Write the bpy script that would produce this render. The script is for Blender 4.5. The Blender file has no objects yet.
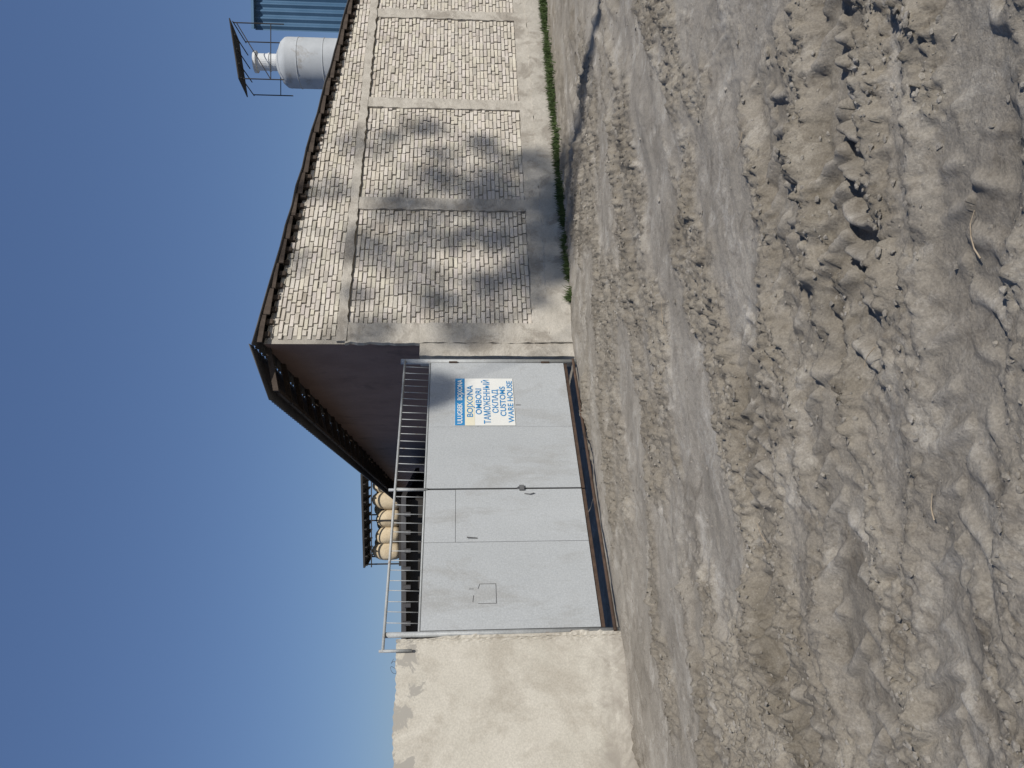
import bpy, bmesh, math, random
import numpy as np
from mathutils import Vector, Matrix
random.seed(7); rng=np.random.default_rng(7)
S=bpy.context.scene
S.view_settings.view_transform='Standard'; S.view_settings.look='None'; S.view_settings.exposure=0

# ---------------------------------------------------------------- helpers
def link(o): S.collection.objects.link(o); return o
def empty(name):
    o=bpy.data.objects.new(name,None); o.empty_display_size=.2; return link(o)
def mesh_obj(name,verts,faces,mat=None,parent=None,smooth=False,mats=None,mi=None):
    me=bpy.data.meshes.new(name); me.from_pydata([tuple(v) for v in verts],[],faces)
    o=bpy.data.objects.new(name,me); link(o)
    if mats:
        for m in mats: me.materials.append(m)
    elif mat: me.materials.append(mat)
    if mi is not None: me.polygons.foreach_set('material_index',mi)
    if smooth: me.polygons.foreach_set('use_smooth',[True]*len(me.polygons))
    if parent: o.parent=parent
    me.update(); return o
class MB:
    """mesh accumulator"""
    def __init__(s): s.v=[]; s.f=[]; s.c=[]
    def add(s,vs,fs,col=None):
        b=len(s.v); s.v+= [tuple(v) for v in vs]; s.f+=[tuple(i+b for i in f) for f in fs]
        s.c+=[col or (1,1,1)]*len(fs)
    def hexa(s,p,col=None):   # 8 pts : bottom 4 ccw, top 4 ccw
        s.add(p,[(3,2,1,0),(4,5,6,7),(0,1,5,4),(1,2,6,5),(2,3,7,6),(3,0,4,7)],col)
    def box(s,fr,a0,a1,d0,d1,z0,z1,col=None):
        p=[fr(a0,d0,z0),fr(a1,d0,z0),fr(a1,d1,z0),fr(a0,d1,z0),fr(a0,d0,z1),fr(a1,d0,z1),fr(a1,d1,z1),fr(a0,d1,z1)]
        s.hexa(p,col)
    def tube(s,p,q,r0,r1=None,n=10,col=None,cap=True):
        r1=r0 if r1 is None else r1
        p=Vector(p);q=Vector(q);d=(q-p).normalized()
        a=d.orthogonal().normalized();b=d.cross(a)
        vs=[];
        for c,r in((p,r0),(q,r1)):
            for i in range(n):
                t=2*math.pi*i/n; vs.append(c+a*math.cos(t)*r+b*math.sin(t)*r)
        fs=[(i,(i+1)%n,n+(i+1)%n,n+i) for i in range(n)]
        if cap: fs+=[tuple(range(n))[::-1],tuple(range(n,2*n))]
        s.add(vs,fs,col)
    def obj(s,name,mat,parent=None,smooth=False,col=False):
        o=mesh_obj(name,s.v,s.f,mat,parent,smooth)
        if col:
            a=o.data.color_attributes.new('Col','FLOAT_COLOR','CORNER')
            arr=[]
            for f,c in zip(s.f,s.c): arr+= list((*c,1))*len(f)
            a.data.foreach_set('color',arr)
        return o
def frame(o,d,n):
    def f(a,dep,z): return (o[0]+d[0]*a+n[0]*dep, o[1]+d[1]*a+n[1]*dep, z)
    return f
def ramp(nt,fac,stops):
    r=nt.nodes.new('ShaderNodeValToRGB'); e=r.color_ramp.elements
    while len(e)<len(stops): e.new(.5)
    for el,(p,c) in zip(e,stops): el.position=p; el.color=(*c,1)
    nt.links.new(fac,r.inputs[0]); return r.outputs[0]
def noise(nt,co,scale,detail=4,rough=.6,dist=0):
    n=nt.nodes.new('ShaderNodeTexNoise'); n.inputs['Scale'].default_value=scale
    n.inputs['Detail'].default_value=detail; n.inputs['Roughness'].default_value=rough
    n.inputs['Distortion'].default_value=dist
    nt.links.new(co,n.inputs['Vector']); return n.outputs['Fac']
def mix(nt,a,b,f,mode='MIX'):
    m=nt.nodes.new('ShaderNodeMix'); m.data_type='RGBA'; m.blend_type=mode
    for k,v in((6,a),(7,b)):
        if isinstance(v,tuple): m.inputs[k].default_value=(*v,1)
        else: nt.links.new(v,m.inputs[k])
    if isinstance(f,(int,float)): m.inputs[0].default_value=f
    else: nt.links.new(f,m.inputs[0])
    return m.outputs[2]
def material(name,c1,c2,scale=3,rough=.85,metal=0,bump=.2,bscale=40,stain=None,stain_scale=1.2,stain_pos=.55,attr=False,stretch=None,bdist=.01):
    m=bpy.data.materials.new(name); m.use_nodes=True; nt=m.node_tree
    B=nt.nodes['Principled BSDF']; B.inputs['Roughness'].default_value=rough; B.inputs['Metallic'].default_value=metal
    B.inputs['Specular IOR Level'].default_value=.25
    co=nt.nodes.new('ShaderNodeTexCoord').outputs['Object']
    if stretch:
        mp=nt.nodes.new('ShaderNodeMapping'); mp.inputs['Scale'].default_value=stretch; nt.links.new(co,mp.inputs[0]); co2=mp.outputs[0]
    else: co2=co
    c=ramp(nt,noise(nt,co2,scale),[(.3,c1),(.7,c2)])
    if stain:
        f=ramp(nt,noise(nt,co2,stain_scale,5,.7,.4),[(stain_pos,(0,0,0)),(stain_pos+.12,(1,1,1))])
        c=mix(nt,c,stain,f)
    if bump>.05:
        c=mix(nt,c,ramp(nt,noise(nt,co,60,2),[(.3,(.82,.82,.82)),(.7,(1.1,1.1,1.1))]),.8,'MULTIPLY')
    if attr:
        a=nt.nodes.new('ShaderNodeAttribute'); a.attribute_name='Col'
        c=mix(nt,c,a.outputs['Color'],1.0,'MULTIPLY')
    nt.links.new(c,B.inputs['Base Color'])
    if bump:
        b=nt.nodes.new('ShaderNodeBump'); b.inputs['Strength'].default_value=bump; b.inputs['Distance'].default_value=bdist
        nt.links.new(noise(nt,co,bscale,4,.65),b.inputs['Height']); nt.links.new(b.outputs[0],B.inputs['Normal'])
    return m
# numpy value noise
def h2(ix,iy,s):
    ix=ix.astype(np.int64).astype(np.uint64); iy=iy.astype(np.int64).astype(np.uint64)
    M=np.uint64(0xffffffff)
    n=(ix*np.uint64(374761393)+iy*np.uint64(668265263)+np.uint64(s*144269+17))&M
    n=((n^(n>>np.uint64(13)))*np.uint64(1274126177))&M
    n=((n^(n>>np.uint64(15)))*np.uint64(2246822519))&M
    return ((n^(n>>np.uint64(16)))&np.uint64(0xffff)).astype(np.float64)/65535.
def vn(x,y,s):
    ix=np.floor(x);iy=np.floor(y);fx=x-ix;fy=y-iy
    fx=fx*fx*(3-2*fx);fy=fy*fy*(3-2*fy)
    a=h2(ix,iy,s);b=h2(ix+1,iy,s);c=h2(ix,iy+1,s);d=h2(ix+1,iy+1,s)
    return (a*(1-fx)+b*fx)*(1-fy)+(c*(1-fx)+d*fx)*fy
def fbm(x,y,f,s,o=4,g=.5):
    r=0;A=1;T=0
    for i in range(o):
        cx=x*math.cos(i*1.1)-y*math.sin(i*1.1); cy=x*math.sin(i*1.1)+y*math.cos(i*1.1)
        r=r+A*vn(cx*f,cy*f,s+i*7);T+=A;A*=g;f*=2.03
    return r/T
def worley(x,y,f,s):
    X=x*f;Y=y*f;ix=np.floor(X);iy=np.floor(Y);d1=np.full(X.shape,9.);d2=np.full(X.shape,9.);idv=np.zeros(X.shape)
    for i in(-1,0,1):
        for j in(-1,0,1):
            px=ix+i+h2(ix+i,iy+j,s);py=iy+j+h2(ix+i,iy+j,s+3)
            d=np.hypot(X-px,Y-py); v=h2(ix+i,iy+j,s+9)
            m=d<d1; d2=np.where(m,d1,np.minimum(d2,d)); idv=np.where(m,v,idv); d1=np.where(m,d,d1)
    return d1,d2,idv
def ss(a,b,x):
    t=np.clip((x-a)/(b-a),0,1); return t*t*(3-2*t)

# ---------------------------------------------------------------- ground
tracks=[ # x0,y0,angle,width,depth,period,strength
 (1.0,3.30,.10,.50,.070,.21,1.0),(0.2,4.4,.28,.42,.05,.19,.85),(-1.2,3.1,.35,.42,.045,.2,.8),
 (1.6,6.0,.62,.38,.04,.17,.9),(.4,6.6,.55,.36,.035,.18,.7),(0,8.6,.50,.4,.03,.18,.6),(2.6,5.2,.5,.4,.045,.18,.8),(.3,2.45,-.05,.40,.04,.2,.6)]
def ground_h(x,y):
    n=.12*(fbm(x,y,.30,11,3)-.5)+.09*(fbm(x,y,1.1,21,3)-.5)
    wx=x+.20*(fbm(x,y,1.7,61,3)-.5)+.05*(fbm(x,y,7,63,2)-.5); wy=y+.26*(fbm(x,y,.9,71,3)-.5)+.07*(fbm(x,y,6,73,2)-.5)
    sa_,ca_=math.sin(.5),math.cos(.5)
    al0=x*ca_+y*sa_; c0=-x*sa_+y*ca_
    cl=ss(.47,.62,fbm(al0*.6,c0*1.5,1.1,31,4,.6))
    n=n+.045*(fbm(al0*.35,c0*1.6,2.2,33,3)-.5)
    n=n+.065*(fbm(wx,wy,4.5,41,4,.6)-.5)*(.25+cl)
    wet=np.zeros(x.shape)
    for i,(x0,y0,a,w,d,p,st) in enumerate(tracks):
        ca,sa=math.cos(a),math.sin(a)
        al=(wx-x0)*ca+(wy-y0)*sa; c=-(wx-x0)*sa+(wy-y0)*ca
        ac=np.abs(c)
        ins=1-ss(w/2-.05,w/2+.03,ac)
        ph=(al+.65*ac+np.where(c>0,p*.5,0))/p
        br=fbm(x,y,5,131+i,3)
        lug=ss(.40,.95,np.abs((ph%1)*2-1))*ss(.30,.55,br)
        m=st*ss(.33,.58,vn(al*.9+.5,c*0+i*5.3,90+i))
        berm=np.exp(-((ac-w/2-.07)/.07)**2)*ss(.3,.8,fbm(x,y,5,101+i,3))
        n=n+m*(ins*(-d+ (d*1.15)*lug)+.07*berm)
        wet=np.maximum(wet,m*ins*(1-lug))
        cl=np.clip(cl*(1-.6*m*ins)+.9*m*np.exp(-((ac-w/2-.07)/.1)**2),0,1.2)
    d1,d2,idv=worley(wx+.05*vn(x*18,y*18,5),wy+.05*vn(x*18,y*18,6),8,51)
    n=n+.040*ss(.02,.24,d2-d1)*np.clip(idv-.45,0,1)*1.8*cl
    d1,d2,idv=worley(wx+.03*vn(x*30,y*30,15),wy+.03*vn(x*30,y*30,16),17,55)
    n=n+.027*ss(.02,.25,d2-d1)*np.clip(idv-.4,0,1)*1.6*(cl*.9+.07)
    d1,d2,idv=worley(x+.02*vn(x*45,y*45,7),y+.02*vn(x*45,y*45,8),34,52)
    n=n+.012*ss(.0,.3,d2-d1)*(idv>.5)*(cl*.9+.15)
    n=n+.026*(np.abs(fbm(x,y,13,81,3,.6)-.5)*2)*(.2+.9*cl)
    n=n+.012*(fbm(x,y,42,83,2,.6)-.5)*(.5+cl)
    near=np.clip((16-y)/6,0.0,1)
    return n*(.25+.75*near)-.03, cl, wet
def gaxis(lo,hi,step,grow,far):
    a=list(np.arange(lo,hi,step)); r=[];v=hi;s=step
    while v<far: r.append(v); s*=grow; v+=s
    l=[];v=lo;s=step
    while v>-far: s*=grow; v-=s; l.append(v)
    return np.array(l[::-1]+a+r)
xs=gaxis(-2.6,3.2,.0125,1.02,9)
l=[];v=xs[0];s=.2
while v>-2500: s*=1.2;v-=s;l.append(v)
r=[];v=xs[-1];s=.2
while v<2500: s*=1.2;v+=s;r.append(v)
xs=np.array(l[::-1]+list(xs)+r)
ys=list(np.arange(1.7,4.6,.0105)); v=4.6;s=.0115
while v<2500:
    ys.append(v); s=min(s*1.008,.06) if v<16 else s*1.12; v+=s
v=1.7;s=.0125;pre=[]
while v>-2500: s*=1.2; v-=s; pre.append(v)
ys=np.array(pre[::-1]+ys)
X,Y=np.meshgrid(xs,ys); Z,CL,WET=ground_h(X.ravel(),Y.ravel())
far=np.hypot(X.ravel(),Y.ravel()-8); Z=np.where(far>40,-.02,Z)
co=np.stack([X.ravel(),Y.ravel(),Z],1)
nx,ny=len(xs),len(ys)
me=bpy.data.meshes.new('dirt_ground')
me.vertices.add(nx*ny); me.vertices.foreach_set('co',co.ravel())
i=np.arange(nx-1)[None,:]+np.arange(ny-1)[:,None]*nx
q=np.stack([i,i+1,i+1+nx,i+nx],-1).reshape(-1,4)
me.loops.add(q.size); me.loops.foreach_set('vertex_index',q.ravel().astype(np.int32))
me.polygons.add(len(q)); me.polygons.foreach_set('loop_start',(np.arange(len(q))*4).astype(np.int32))
me.polygons.foreach_set('loop_total',np.full(len(q),4,dtype=np.int32))
me.polygons.foreach_set('use_smooth',np.ones(len(q),dtype=bool)); me.update(calc_edges=True)
at=me.attributes.new('clod','FLOAT','POINT'); at.data.foreach_set('value',np.clip(CL,0,1).astype(np.float32))
at=me.attributes.new('damp','FLOAT','POINT'); at.data.foreach_set('value',np.clip(WET,0,1).astype(np.float32))
ground=link(bpy.data.objects.new('dirt_ground',me))
def dirt_mat(name,use_attr):
    m=bpy.data.materials.new(name); m.use_nodes=True; nt=m.node_tree
    B=nt.nodes['Principled BSDF']; B.inputs['Roughness'].default_value=.95; B.inputs['Specular IOR Level'].default_value=.1
    co=nt.nodes.new('ShaderNodeTexCoord').outputs['Object']
    c=ramp(nt,noise(nt,co,1.3,5,.65,.5),[(.3,(.24,.218,.184)),(.5,(.30,.275,.236)),(.7,(.36,.333,.288))])
    pale=ramp(nt,noise(nt,co,2.6,6,.75,.6),[(.52,(0,0,0)),(.68,(.85,.85,.85))])
    c=mix(nt,c,(.47,.443,.396),pale)
    dk=ramp(nt,noise(nt,co,6,5,.75,1),[(.32,(.64,.62,.60)),(.50,(1,1,1))])
    c=mix(nt,c,dk,.8,'MULTIPLY')
    c=mix(nt,c,ramp(nt,noise(nt,co,90,3,.7),[(.3,(.76,.75,.73)),(.7,(1.2,1.19,1.17))]),.9,'MULTIPLY')
    if use_attr:
        a=nt.nodes.new('ShaderNodeAttribute'); a.attribute_name='clod'
        c=mix(nt,c,mix(nt,c,(.84,.82,.78),1.0,'MULTIPLY'),a.outputs['Fac'])
        a=nt.nodes.new('ShaderNodeAttribute'); a.attribute_name='damp'
        c=mix(nt,c,mix(nt,c,(.74,.73,.71),1.0,'MULTIPLY'),a.outputs['Fac'])
    nt.links.new(c,B.inputs['Base Color'])
    b=nt.nodes.new('ShaderNodeBump'); b.inputs['Strength'].default_value=.85; b.inputs['Distance'].default_value=.014
    nt.links.new(noise(nt,co,60,6,.75),b.inputs['Height']); nt.links.new(b.outputs[0],B.inputs['Normal'])
    return m
ground.data.materials.append(dirt_mat('dirt',True))

# clods (loose lumps of soil)
ico=bmesh.new(); bmesh.ops.create_icosphere(ico,subdivisions=1,radius=1)
iv=np.array([v.co[:] for v in ico.verts]); iff=[tuple(v.index for v in f.verts) for f in ico.faces]; ico.free()
N=22000
px=rng.uniform(-3.4,5.0,N*3); py=1.7+ (rng.random(N*3)**1.7)*9.5
zz,cc,_=ground_h(px,py); keep=rng.random(N*3)<(.03+cc**1.5*.6)
px=px[keep][:N];py=py[keep][:N];zz=zz[keep][:N]
V=[];F=[];b=0
for k in range(len(px)):
    s=.004+.015*rng.random()**3.2+(.018 if rng.random()<.006 else 0)
    sc=np.array([1,rng.uniform(.5,1.1),rng.uniform(.35,.75)])*s
    w=iv*(1+.75*(rng.random((len(iv),1))-.5)); w=w*sc
    a=rng.uniform(0,6.28);ca,sa=math.cos(a),math.sin(a)
    w=np.stack([w[:,0]*ca-w[:,1]*sa,w[:,0]*sa+w[:,1]*ca,w[:,2]],1)+[px[k],py[k],zz[k]+s*.12]
    V.append(w);F+=[(f[0]+b,f[1]+b,f[2]+b) for f in iff];b+=len(iv)
mesh_obj('soil_clods',np.concatenate(V).tolist(),F,dirt_mat('clod_dirt',False))

# ---------------------------------------------------------------- warehouse
C=(.594,11.19); D1=(.8587,.5125); N1=(.5125,-.8587); D2=(-.2226,.9749); NL=(-.9749,-.2226)
W=frame(C,D1,N1); L=11.6; LB=26.5
def topz(t): return 4.60-.087*t
m_mortar=material('mortar',(.31,.285,.24),(.39,.36,.31),8,.95,bump=.6,bscale=60)
m_brick=material('pale_brick',(.52,.48,.415),(.62,.58,.51),3,.9,bump=.5,bscale=70,attr=True,stain=(.43,.39,.33),stain_scale=1.2)
m_plaster=material('concrete_render',(.39,.36,.305),(.50,.465,.40),4,.92,bump=.7,bscale=18,stain=(.31,.28,.235),stain_scale=2.2,stain_pos=.5,bdist=.02)
m_brown=material('brown_plaster',(.20,.135,.115),(.25,.175,.15),1.5,.9,bump=.4,bscale=15,stain=(.16,.11,.095),stain_scale=.8)
m_roof=material('roof_sheet',(.075,.075,.08),(.12,.115,.11),3,.6,.3,bump=.2)
m_wood=material('rafter_wood',(.05,.038,.03),(.09,.07,.055),8,.9)
wh=empty('brick_warehouse')
def P(t,s,z): return (C[0]+D1[0]*t+D2[0]*s, C[1]+D1[1]*t+D2[1]*s, z)
vs=[P(0,0,-.3),P(L,0,-.3),P(L,LB,-.3),P(0,LB,-.3),P(0,0,topz(0)),P(L,0,topz(L)),P(L,LB,topz(L)),P(0,LB,topz(0))]
mesh_obj('walls',vs,[(0,1,5,4),(1,2,6,5),(2,3,7,6),(3,0,4,7),(4,5,6,7)],parent=wh,mats=[m_mortar,m_brown],mi=[0,0,1,1,1])
piers=[(0.0,.36),(2.70,2.97),(5.26,5.53),(8.02,8.30),(10.75,11.0)]
def brick_color(dark=1):
    v=random.uniform(.86,1.06)*dark
    if random.random()<.05: v*=.78
    return (v,v*random.uniform(.97,1.0),v*random.uniform(.92,1.0))
mb=MB(); ch=.0715
def brickrow(t0,t1,z,row,teeth=False):
    t=t0-(.11 if row%2 else 0)+random.uniform(-.02,.02)
    if teeth: t=t0-(.0 if row%2 else .065)
    while t<t1:
        bl=.225+random.uniform(-.02,.015)
        if random.random()<.15: bl=.115
        a=max(t,t0-.07 if teeth else t0); e=min(t+bl-random.uniform(.012,.026),t1)
        if e-a>.03:
            d=random.uniform(.012,.034); h=.055+random.uniform(-.006,.005); dz=random.uniform(-.004,.004)
            tilt=random.uniform(-.006,.006)
            x0=[(a,-.02,z+dz),(a,d+random.uniform(-.004,.004),z+dz),(e,d,z+dz+tilt),(e,-.02,z+dz+tilt)]
            lo=[W(*q) for q in x0]; hi=[W(q[0],q[1]-(.003 if q[1]>0 else 0),q[2]+h) for q in x0]
            mb.hexa(lo[::-1]+hi[::-1],brick_color())
        t+=bl
z=.60;row=0
while z<3.38:
    for i in range(len(piers)-1):
        brickrow(piers[i][1]+.005,piers[i+1][0]-.005,z,row)
    brickrow(11.005,L,z,row); z+=ch;row+=1
z=3.565
while z<4.60:
    tmax=min(L,(4.60-z-ch)/.087)
    if tmax>.3: brickrow(.14,tmax,z,row,True)
    z+=ch;row+=1
mb.obj('brickwork',m_brick,wh,col=True)
def strip(mb,t0,t1,z0,z1,d,horizontal,jit=.012):
    n=max(2,int((t1-t0 if horizontal else z1-z0)/.09))
    prev=None
    for k in range(n+1):
        f=k/n; j=[random.uniform(-jit,jit) for _ in range(4)]
        if horizontal:
            t=t0+(t1-t0)*f; lo=z0+j[0];hi=z1+j[1]
            cur=[W(t,-.02,lo),W(t,d+j[2]*.4,lo),W(t,d+j[3]*.4,hi),W(t,-.02,hi)]
        else:
            zc=z0+(z1-z0)*f
            cur=[W(t0+j[0],-.02,zc),W(t0+j[0],d+j[2]*.4,zc),W(t1+j[1],d+j[3]*.4,zc),W(t1+j[1],-.02,zc)]
        if prev:
            mb.add(prev+cur,[(0,1,5,4),(1,2,6,5),(2,3,7,6)]+([(0,3,2,1)] if k==1 else [])+([(4,5,6,7)] if k==n else []))
        prev=cur
ms=MB()
strip(ms,.02,L,3.40,3.545,.062,True,.016)
strip(ms,.0,L,-.2,.34,.085,True,.014)
strip(ms,.0,L,.33,.585,.066,True,.014)
for i,(a,b2) in enumerate(piers): strip(ms,a,b2,.57,3.41,.050,False,.016)
o=ms.obj('rendered_bands_and_piers',m_plaster,wh)
bm=bmesh.new();bm.from_mesh(o.data);bmesh.ops.recalc_face_normals(bm,faces=bm.faces);bm.to_mesh(o.data);bm.free()
mc=MB(); t=.1
while t<L-.2:
    z0=topz(t)-.02; w=.08
    mc.box(W,t,t+w,-.05,.06+random.uniform(-.015,.02),z0-.05,z0+.05)
    t+=.235+random.uniform(-.02,.02)
mc.obj('eave_rafter_ends',m_wood,wh)
def corr(name,fn,s0,s1,cols,step=.05,amp=.02,per=.2):
    n=int((s1-s0)/step); v=[];f=[]
    for k in range(n+1):
        s=s0+(s1-s0)*k/n; w=amp*math.sin(2*math.pi*s/per)
        for c in cols: v.append(fn(c,s,w))
    m=len(cols)
    for k in range(n):
        for c in range(m-1):
            f.append((k*m+c,k*m+c+1,(k+1)*m+c+1,(k+1)*m+c))
    o=mesh_obj(name,v,f,m_roof,wh,True)
    md=o.modifiers.new('t','SOLIDIFY'); md.thickness=.012
    return o
rc=[-.06]+[x*.45 for x in range(1,26)]+[L+.35]; rj=[random.uniform(-.014,.014) for _ in rc]
corr('roof_main',lambda c,s,w:P(c,s,topz(c)+.105+w+rj[rc.index(c)]),-.16,LB+.3,rc)
def flap(c,s,w):
    sk=.45*c if s<2 else 0
    b=P(-.05,s+sk*max(0,1-max(0,s)/2),topz(0)); return (b[0]+NL[0]*.74*c,b[1]+NL[1]*.74*c,4.74-.22*c+w)
corr('roof_eave_overhang',flap,-.16,LB+.3,[0,.5,1])
mr=MB()
for k in range(28):
    s=.25+k*.96
    if s>LB: break
    a=Vector(P(0,s,4.60)); e=a+Vector((NL[0]*.66,NL[1]*.66,-.15))
    d=Vector((D2[0],D2[1],0))*.035;u=Vector((0,0,.05))
    mr.hexa([a-d-u,a+d-u,e+d-u,e-d-u,a-d+u*.6,a+d+u*.6,e+d+u*.6,e-d+u*.6])
mr.box(frame(C,D2,NL),0.4,LB,.60,.66,4.42,4.47)
mr.obj('eave_rafters',m_wood,wh)
mr=MB()
for k in range(24):
    t=-.05+k*.5
    mr.box(W,t,t+.49,.10,.12+random.uniform(0,.01),topz(t+.25)+.02+random.uniform(-.015,.015),topz(t+.25)+.09+random.uniform(-.012,.012))
mr.obj('rake_board',m_wood,wh)
gp=MB(); strip(gp,-.23,-.006,-.1,2.30,.045,False,.007)
for (a0,a1,b0,b1) in ((-.225,-.012,-.26,-.022),): gp.box(W,a0,a1,b0,b1,-.1,2.295)
o=gp.obj('gate_pillar',m_plaster)
bm=bmesh.new();bm.from_mesh(o.data);bmesh.ops.recalc_face_normals(bm,faces=bm.faces);bm.to_mesh(o.data);bm.free()

# ---------------------------------------------------------------- gate
G=(.327,10.9); DG=(-.706,-.708); NG=(.708,-.706)
Gf=frame(G,DG,NG)
m_gate=material('gate_grey_paint',(.38,.395,.395),(.43,.445,.445),.9,.5,.0,bump=.2,bscale=2.5,stain=(.355,.36,.35),stain_scale=2.0,stain_pos=.52,stretch=(1,1,.35),bdist=.03)
m_pipe=material('gate_pipe',(.33,.34,.33),(.43,.44,.43),6,.6,.2,bump=.1,stain=(.25,.18,.13),stain_scale=9,stain_pos=.6)
m_rust=material('rusty_steel',(.06,.042,.032),(.13,.085,.06),9,.85,.3,bump=.4)
m_dark=material('seam_dark',(.10,.10,.10),(.14,.14,.14),5,.8)
gate=empty('metal_gate')
mp=MB()
def plate(a0,a1,z0,z1,d=0): mp.box(Gf,a0,a1,d-.003,d+.003,z0,z1)
GT=4.23; z0,z1=.18,2.12
plate(.05,1.300,z0,z1,.020); plate(1.304,2.325,z0,z1,.0215)
plate(2.350,3.108,z0,1.752,.022); plate(2.350,3.108,1.757,z1,.0205); plate(3.113,GT-.03,z0,z1,.0215)
mp.obj('sheet_panels',m_gate,gate)
mf=MB()
mf.box(Gf,.045,2.328,-.03,.012,z0+.004,z1-.004); mf.box(Gf,2.347,GT-.026,-.03,.012,z0+.004,z1-.004)
mf.obj('backing_frame',m_dark,gate)
mt=MB()
def T(a,d,z): return Vector(Gf(a,d,z))
mt.tube(T(-.0,.0,-.1),T(-.0,0,2.56),.04)
mt.tube(T(.0,.03,2.50),T(GT+.20,.03,2.50),.016)
mt.tube(T(.03,.0,2.135),T(GT,.0,2.135),.014)
mt.tube(T(2.338,.02,2.10),T(2.338,.02,2.58),.018)
mt.tube(T(GT+.19,.03,2.20),T(GT+.19,.03,2.54),.016)
mt.tube(T(GT,.0,-.1),T(GT,.0,2.5),.03)
a=.14
while a<GT: mt.tube(T(a,.005,2.13),T(a+random.uniform(-.006,.006),.03,2.5),.0055,n=6); a+=.128
mt.obj('pipes_and_bars',m_pipe,gate,True)
mt=MB()
mt.tube(T(-.02,.03,.03),T(GT+.03,.05,.035),.02); mt.box(Gf,.05,2.325,-.03,.012,.13,.178); mt.box(Gf,2.35,GT-.03,-.03,.012,.13,.178)
for hz in(.45,1.8):
    mt.tube(T(.045,.035,hz-.06),T(.045,.035,hz+.06),.014)
mt.obj('bottom_rail_and_hinges',m_rust,gate,False)
md=MB()
md.box(Gf,2.30,2.375,.026,.05,.90,.96); md.tube(T(2.315,.04,.955),T(2.34,.04,.99),.006); md.tube(T(2.34,.04,.99),T(2.365,.04,.955),.006)
md.tube(T(2.42,.03,.90),T(2.44,.045,.83),.006); md.tube(T(2.44,.045,.83),T(2.42,.04,.78),.006)
md.tube(T(3.06,.03,1.50),T(3.06,.05,1.62),.007); 
for (p,q2) in (((3.66,1.30),(3.90,1.30)),((3.66,1.30),(3.66,1.48)),((3.66,1.48),(3.72,1.50)),((3.90,1.30),(3.90,1.50)),((3.72,1.55),(3.72,1.60)),((3.80,1.55),(3.88,1.56))):
    md.tube(T(p[0],.0255,p[1]),T(q2[0],.0255,q2[1]),.0035,n=5)
md.tube(T(1.0,.025,1.46),T(1.3,.025,1.46),.0025,n=4)
md.tube(T(.9,.027,.93),T(.9,.027,.86),.006,n=4)
md.obj('lock_and_fittings',m_dark,gate)

# sign
sign=empty('customs_warehouse_sign')
m_w=material('sign_white',(.66,.66,.61),(.72,.72,.68),3,.5,bump=.05)
m_b=material('sign_blue',(.03,.20,.42),(.045,.24,.48),5,.5,bump=.05)
m_y=material('sign_cream',(.66,.62,.46),(.70,.66,.52),3,.5,bump=.05)
ms=MB(); ms.box(Gf,.385,1.285,.026,.032,.95,1.77); ms.obj('board',m_w,sign)
ms=MB(); ms.box(Gf,.387,1.283,.033,.0345,1.635,1.768); ms.obj('blue_header',m_b,sign)
ms=MB(); ms.box(Gf,.75,1.283,.033,.034,1.50,1.63); ms.obj('cream_patch',m_y,sign)
R=Matrix(((-DG[0],0,NG[0],0),(-DG[1],0,NG[1],0),(0,1,0,0),(0,0,0,1)))
def text(s,z,h,m,wmax=.84,ac=.835):
    cu=bpy.data.curves.new('lettering','FONT'); cu.body=s; cu.size=h; cu.align_x='CENTER'; cu.offset=.0014; cu.extrude=.0006
    o=bpy.data.objects.new('lettering',cu); link(o); cu.materials.append(m)
    bpy.context.view_layer.update(); w=o.dimensions.x
    sx=min(1.15,wmax/max(w,.01))
    M=Matrix.Translation(Vector(Gf(ac,.0358,z)))@R@Matrix.Diagonal((sx,1,1,1))
    o.matrix_world=M
    dg=bpy.context.evaluated_depsgraph_get(); dg.update()
    me=bpy.data.meshes.new_from_object(o.evaluated_get(dg)); me.transform(M)
    n=bpy.data.objects.new('lettering',me); link(n); n.parent=sign
    bpy.data.objects.remove(o)
text('ULUGBEK  BOJXONA',1.67,.095,m_w)
text('BOJXONA',1.525,.115,m_b); text('OMBORI',1.405,.115,m_b); text('ТАМОЖЕННЫЙ',1.285,.125,m_b)
text('СКЛАД',1.175,.11,m_b); text('CUSTOMS',1.07,.11,m_b); text('WARE HOUSE',.965,.11,m_b)

# ---------------------------------------------------------------- concrete wall (left)
CW=(-2.70,7.88); DW=(-.86,-.51); NW=(.51,-.86); Cf=frame(CW,DW,NW)
m_cw=material('cream_render',(.47,.44,.37),(.56,.525,.45),1.6,.9,bump=.18,bscale=9,stain=(.42,.385,.32),stain_scale=1.2,stain_pos=.48,bdist=.01)
nt=m_cw.node_tree; B=nt.nodes['Principled BSDF']; src=B.inputs['Base Color'].links[0].from_socket
co=nt.nodes.new('ShaderNodeTexCoord').outputs['Object']
sp=nt.nodes.new('ShaderNodeSeparateXYZ'); nt.links.new(co,sp.inputs[0])
ad=nt.nodes.new('ShaderNodeMath'); ad.operation='MULTIPLY_ADD'; nt.links.new(noise(nt,co,3.5,6,.7,.5),ad.inputs[0]); ad.inputs[1].default_value=-1.6; nt.links.new(sp.outputs['Z'],ad.inputs[2])
ma=nt.nodes.new('ShaderNodeMapRange'); ma.inputs[1].default_value=1.44; ma.inputs[2].default_value=1.49; nt.links.new(ad.outputs[0],ma.inputs[0])
c=mix(nt,src,(.34,.32,.28),ma.outputs[0])
mb2=nt.nodes.new('ShaderNodeMapRange'); mb2.inputs[1].default_value=-.45; mb2.inputs[2].default_value=-.85; nt.links.new(ad.outputs[0],mb2.inputs[0])
c=mix(nt,c,(.31,.28,.235),mb2.outputs[0])
nt.links.new(c,B.inputs['Base Color'])
nu,nz=170,70; v=[];f=[]
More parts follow.
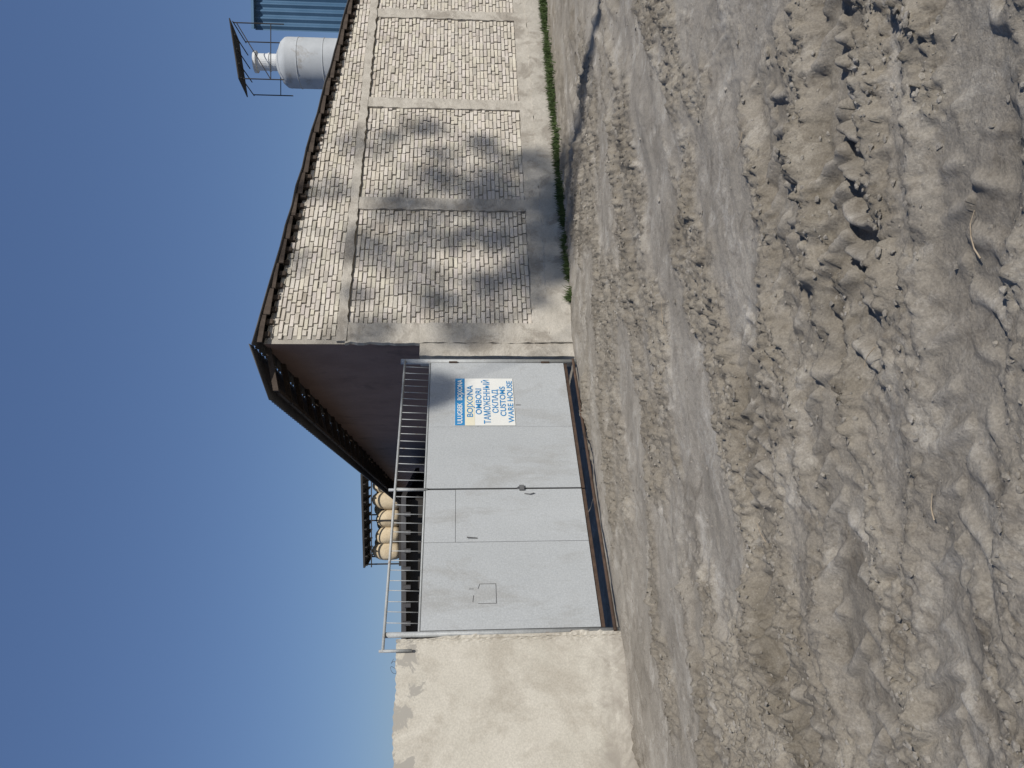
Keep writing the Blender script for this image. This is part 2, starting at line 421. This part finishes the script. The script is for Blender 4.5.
for k in range(nu+1):
    a=k/nu; t=9.0*a**1.6
    for j in range(nz+1):
        zf=j/nz; z=-.25+zf*2.605
        ed=max(0,1-t/.08)*(.02*random.random())
        top=(.010*(math.sin(t*3.1)+math.sin(t*7.7+1))+random.uniform(-.010,.008))*ss(.93,1.,zf)
        jag=(.02*math.sin(z*5)+random.uniform(-.012,.012))+.03*(1-zf) if k==0 else 0
        dd=.04+.006*math.sin(t*4+z*3)
        if z<.12: dd+=.03*(.12-z)/.37+random.uniform(0,.006)
        v.append(Cf(t-jag,dd-ed,z+top))
    v.append(Cf(t,-.14,2.355)); v.append(Cf(t,-.14,-.25))
m=nz+3
for k in range(nu):
    for j in range(m-1): f.append((k*m+j,(k+1)*m+j,(k+1)*m+j+1,k*m+j+1))
f.append(tuple(range(m)))
cw=mesh_obj('concrete_boundary_wall',v,f,m_cw,None,False)
bm=bmesh.new();bm.from_mesh(cw.data);bmesh.ops.recalc_face_normals(bm,faces=bm.faces);bm.to_mesh(cw.data);bm.free()
mwi=MB(); pr=None
for k in range(36):
    t=.2+k*.004; p=Vector(Cf(t+.02*math.sin(k*.5),.0+.04*math.cos(k*.5),2.385+.03*math.sin(k*.33)))
    if pr: mwi.tube(pr,p,.002,n=4)
    pr=p
mwi.obj('wire_coil',m_rust)

# ---------------------------------------------------------------- background yard structures
m_shed=material('dark_shed_board',(.035,.032,.03),(.06,.055,.05),1,.9)
shed=empty('dark_shed'); I=frame((0,0),(1,0),(0,1)); mb3=MB()
mb3.box(I,-15,-3.1,20,26,-.1,3.12); mb3.obj('walls',m_shed,shed)
mb3=MB(); mb3.box(I,-15.2,-2.95,19.7,26.3,3.125,3.25)
for k in range(25): mb3.box(I,-15+k*.48,-14.9+k*.48,19.62,19.69,3.0,3.2)
mb3.obj('roof',m_roof,shed)
m_yel=material('sack_beige',(.50,.40,.26),(.62,.52,.36),3,.85,bump=.5,bscale=5,bdist=.06,stain=(.44,.34,.21))
rack=empty('sack_rack'); mk=MB()
Yk=42
for k in range(0,5,2):
    x=-9.9+k*1.2
    mk.tube((x,Yk-.9,-.1),(x,Yk-.9,6.95),.04); mk.tube((x,Yk+.9,-.1),(x,Yk+.9,6.95),.04)
mk.box(I,-10,-5.0,Yk-1,Yk+1,4.9,5.05)
mk.obj('steel_stand',m_shed,rack)
mk=MB(); v0=[(-10.0,Yk-1.3,6.85),(-4.9,Yk-1.3,7.0),(-4.9,Yk+1.3,7.0),(-10.0,Yk+1.3,6.85)]
mk.hexa(v0+[(a,b,c2+.10) for a,b,c2 in v0])
for k in range(11): mk.box(I,-9.9+k*.49,-9.84+k*.49,Yk-1.29,Yk+1.29,6.72+k*.014,6.84+k*.014)
mk.box(I,-10.0,-4.9,Yk-1.2,Yk-1.1,6.50,6.55)
mk.obj('canopy',m_shed,rack)
def lathe(prof,cx,cy,n=20,wob=0,ph=0):
    v=[];f=[]
    for r,z in prof:
        for i in range(n):
            t=2*math.pi*i/n; rr=r*(1+wob*math.sin(3*t+ph+z*3))
            v.append((cx+rr*math.cos(t),cy+rr*math.sin(t),z))
    for k in range(len(prof)-1):
        for i in range(n): f.append((k*n+i,k*n+(i+1)%n,(k+1)*n+(i+1)%n,(k+1)*n+i))
    return v,f
mk=MB()
for row,dy in ((0,-.35),(1,.55)):
    for k in range(5):
        hh=random.uniform(-.14,.14); cx=-9.3+k*.93+row*.4; lean=random.uniform(-.1,.1)
        pr=[(.0,5.06),(.42,5.07),(.50,5.25),(.52,5.55),(.505,5.85),(.46,6.10+hh*.5),(.36,6.30+hh*.8),(.22,6.43+hh),(.09,6.48+hh),(0,6.49+hh)]
        v,f=lathe(pr,cx,Yk+dy,20,.05,random.uniform(0,6)); v=[(x+lean*(z-5),y,z) for x,y,z in v]; mk.add(v,f)
mk.obj('sacks',m_yel,rack,True)
m_tank=material('tank_grey',(.36,.38,.39),(.45,.47,.48),1.5,.85,.0,bump=.05,stain=(.30,.29,.27),stain_scale=1.4)
m_white=material('white_paint',(.60,.62,.62),(.68,.69,.69),2,.5,bump=.05)
tank=empty('storage_tank'); mk=MB(); tx,ty=12.78,30
v,f=lathe([(.95,-.1),(.95,8.45),(.93,8.55),(.8,8.70),(.45,8.88),(.36,8.92)],tx,ty,40); mk.add(v,f)
for zz2 in(5.5,7.0,8.0):
    v,f=lathe([(.95,zz2),(.965,zz2+.01),(.965,zz2+.035),(.95,zz2+.045)],tx,ty,40); mk.add(v,f)
mk.obj('shell',m_tank,tank,True)
mk=MB(); v,f=lathe([(.32,8.85),(.32,9.2),(.35,9.21),(.35,9.26),(.32,9.27),(.32,9.7),(.42,9.72),(.42,9.82),(0,9.86)],tx,ty,24); mk.add(v,f); mk.obj('vent_neck',m_white,tank,False)
mk=MB()
for sx in(-1.0,1.15):
    for sy in(-.8,.8): mk.tube((tx+sx,ty+sy,8.5),(tx+sx,ty+sy,10.25+.15*sx),.022)
for sy in(-.8,.8): mk.tube((tx-1.0,ty+sy,9.0),(tx+1.15,ty+sy,9.0),.018)
for sx in(-1.0,-.45,.1,.65,1.15): mk.tube((tx+sx,ty-.9,10.24+.15*sx),(tx+sx,ty+.9,10.24+.15*sx),.02)
v0=[(tx-1.05,ty-.95,10.15),(tx+1.25,ty-.95,10.50),(tx+1.25,ty+.95,10.70),(tx-1.05,ty+.95,10.35)]
mk.hexa(v0+[(a,b,c2+.04) for a,b,c2 in v0]); mk.tube((tx-1.0,ty-.8,9.0),(tx+1.15,ty-.8,10.3),.018)
mk.obj('canopy_frame',m_shed,tank)
m_blue=material('blue_cladding',(.055,.12,.20),(.075,.15,.245),1,.5,.2,bump=.05)
bb=empty('blue_clad_building'); v=[];f=[]
bx0,by0=14.75,31.5
x=bx0;k=0;cols=[]
while x<30: cols.append((x,by0-(0 if k%4<2 else .08))); x+=.10 if k%2 else .05; k+=1
for (x,y) in cols: v+=[(x,y,-.1),(x,y,10.2+.02*(x-bx0))]
for k in range(len(cols)-1): f.append((2*k,2*k+2,2*k+3,2*k+1))
v+=[(bx0,by0,-.1),(bx0,by0,10.2),(bx0+6.5,by0+12,-.1),(bx0+6.5,by0+12,10.2)]
nn=len(v); f.append((nn-2,nn-4,nn-3,nn-1))
v+=[(30,by0,-.1),(30,by0,10.5),(30,by0+12,-.1),(30,by0+12,10.5)]; f.append((nn,nn+2,nn+3,nn+1)); f.append((nn-2,nn-1,nn+3,nn+2))
mesh_obj('cladding',v,f,m_blue,bb)
mk=MB(); v0=[(bx0-.1,by0-.3,10.18),(30.2,by0-.3,10.5),(30.2,by0+12.3,10.5),(bx0+6.6,by0+12.3,10.18)]
mk.hexa(v0+[(a,b,c2+.10) for a,b,c2 in v0])
mk.obj('roof',m_blue,bb)

# ---------------------------------------------------------------- grass at wall foot
def tri_blades(n,tf,hf):
    v=[];f=[]
    for k in range(n):
        t,d=tf(); h=hf(); p=Vector(W(t,d,-.03))
        a=random.uniform(0,6.28); w=Vector((math.cos(a),math.sin(a),0))*random.uniform(.004,.010)
        ln=Vector((random.uniform(-1,1),random.uniform(-1,1),0))*h*.45
        b0=len(v); v+=[p-w,p+w,p+ln*.4+Vector((0,0,h*.6))+w*.7,p+ln*.4+Vector((0,0,h*.6))-w*.7,p+ln+Vector((0,0,h))]
        f+=[(b0,b0+1,b0+2,b0+3),(b0+3,b0+2,b0+4)]
    return v,f
m_gr=material('grass',(.035,.060,.018),(.075,.105,.032),5,.8,bump=0)
def tf():
    while True:
        t=random.uniform(.7,11.5)
        if math.sin(t*5)+math.sin(t*2.3+1)+math.sin(t*11)>random.uniform(-1.6,1.6)-t*.16: break
    return t, .14+abs(random.gauss(0,.13))*(.5+min(1.3,t/5))
v,f=tri_blades(12000,tf,lambda:random.uniform(.03,.17)*random.uniform(.4,1))
mesh_obj('grass',v,f,m_gr)
mt=MB()
for (x,y,a,l) in((.42,2.36,.6,.18),(.15,2.9,2.2,.12),(-.5,2.6,.4,.1),(-.9,4.1,1.2,.15),(1.5,4.3,2.6,.14),(.5,6.1,.2,.2)):
    z=float(ground_h(np.array([x]),np.array([y]))[0][0])+.025; p=Vector((x,y,z))
    for k in range(4):
        q2=p+Vector((math.cos(a),math.sin(a),random.uniform(-.08,.1)))*l/4; mt.tube(p,q2,.003-.0005*k,n=5); p=q2; a+=random.uniform(-.5,.5)
mt.obj('twigs',material('twig_bark',(.30,.24,.17),(.38,.31,.22),20,.9))

# ---------------------------------------------------------------- tree to the right, out of frame (throws the dappled shade)
tree=empty('shade_tree'); m_bark=material('bark',(.12,.09,.065),(.19,.15,.11),10,.95,bump=.7)
m_leaf=material('leaves',(.05,.085,.022),(.09,.13,.035),2,.6,bump=0)
mt=MB(); leaf_c=[]
def limb(p,q,r0,r1,n=4,w=.15):
    pts=[Vector(p)]
    for k in range(1,n+1):
        f=k/n; x=Vector(p).lerp(Vector(q),f)
        if k<n: x+=Vector((random.uniform(-w,w),random.uniform(-w,w),random.uniform(-w,w)))
        pts.append(x)
    for k in range(n): mt.tube(pts[k],pts[k+1],r0+(r1-r0)*k/n,r0+(r1-r0)*(k+1)/n,8,cap=False)
    return pts
tcx,tcy,tcz=12.0,-1.6,16.6
tr=limb((tcx+.5,tcy-.2,-.1),(tcx,tcy,12.6),.26,.13,8)
for k in range(24):
    th=random.uniform(0,6.28); el=random.uniform(-.6,1); r=random.uniform(.9,2.5)
    e=Vector((tcx+r*math.cos(th)*1.1-.3,tcy+r*math.sin(th)*1.1,tcz+el*1.9))
    s0=tr[random.choice((7,8))]; pts=limb(s0,e,.04,.01,5,.2)
    for q2 in pts[2:]: leaf_c.append((q2,random.uniform(.2,.5)))
gs=Vector((-.12,10.5,2.0))+Vector((.552,-.834,.839))*14
pts=limb(tr[7],gs,.035,.012,7,.15); leaf_c+=[(gs,.36),(gs+Vector((.1,0,.2)),.34),(gs+Vector((-.1,0,.05)),.3)]
mt.obj('trunk_and_limbs',m_bark,tree,True)
v=[];f=[]
for c0,r in leaf_c:
    for k in range(int((210 if (c0-gs).length>.6 else 520)*r/.4)):
        d=Vector([random.gauss(0,1) for _ in range(3)]).normalized()*r*random.random()**.4
        p=c0+d; a=Vector([random.gauss(0,1) for _ in range(3)]).normalized(); b2=a.orthogonal().normalized()
        s=random.uniform(.03,.06); n0=len(v); v+=[p-a*s,p+b2*s*.5,p+a*s,p-b2*s*.5]; f.append((n0,n0+1,n0+2,n0+3))
mesh_obj('foliage',v,f,m_leaf,tree)

# ---------------------------------------------------------------- light, sky, camera
sd=Vector((.55,-.83,0)).normalized(); el=math.radians(40)
sv=Vector((sd.x*math.cos(el),sd.y*math.cos(el),math.sin(el)))
sun=bpy.data.lights.new('sun','SUN'); sun.energy=4.2; sun.angle=math.radians(.7); sun.color=(1,.955,.89)
so=link(bpy.data.objects.new('sun',sun)); so.rotation_euler=sv.to_track_quat('Z','Y').to_euler(); so.location=(10,-10,20)
w=bpy.data.worlds.new('World'); S.world=w; w.use_nodes=True; nt=w.node_tree
sky=nt.nodes.new('ShaderNodeTexSky'); sky.sky_type='NISHITA'; sky.sun_disc=False
sky.sun_elevation=el; sky.sun_rotation=math.atan2(sd.x,sd.y); sky.air_density=1.0; sky.dust_density=.7; sky.ozone_density=4.0
sc_=mix(nt,sky.outputs[0],(1.05,1.95,4.7),.42)
nt.links.new(sc_,nt.nodes['Background'].inputs[0]); nt.nodes['Background'].inputs[1].default_value=.08

cam=bpy.data.cameras.new('camera'); cam.sensor_width=36; cam.lens=740/1024*36; cam.clip_end=6000; cam.clip_start=.05
cobj=link(bpy.data.objects.new('camera',cam)); p=math.atan(52/740)
Fw=Vector((0,math.cos(p),-math.sin(p))); U=Vector((0,math.sin(p),math.cos(p))); Xr=Vector((1,0,0))
M=Matrix.Identity(4)
for i2,a in enumerate((-U,Xr,-Fw)):
    for j in range(3): M[j][i2]=a[j]
M.translation=(0,0,1.7); cobj.matrix_world=M; S.camera=cobj
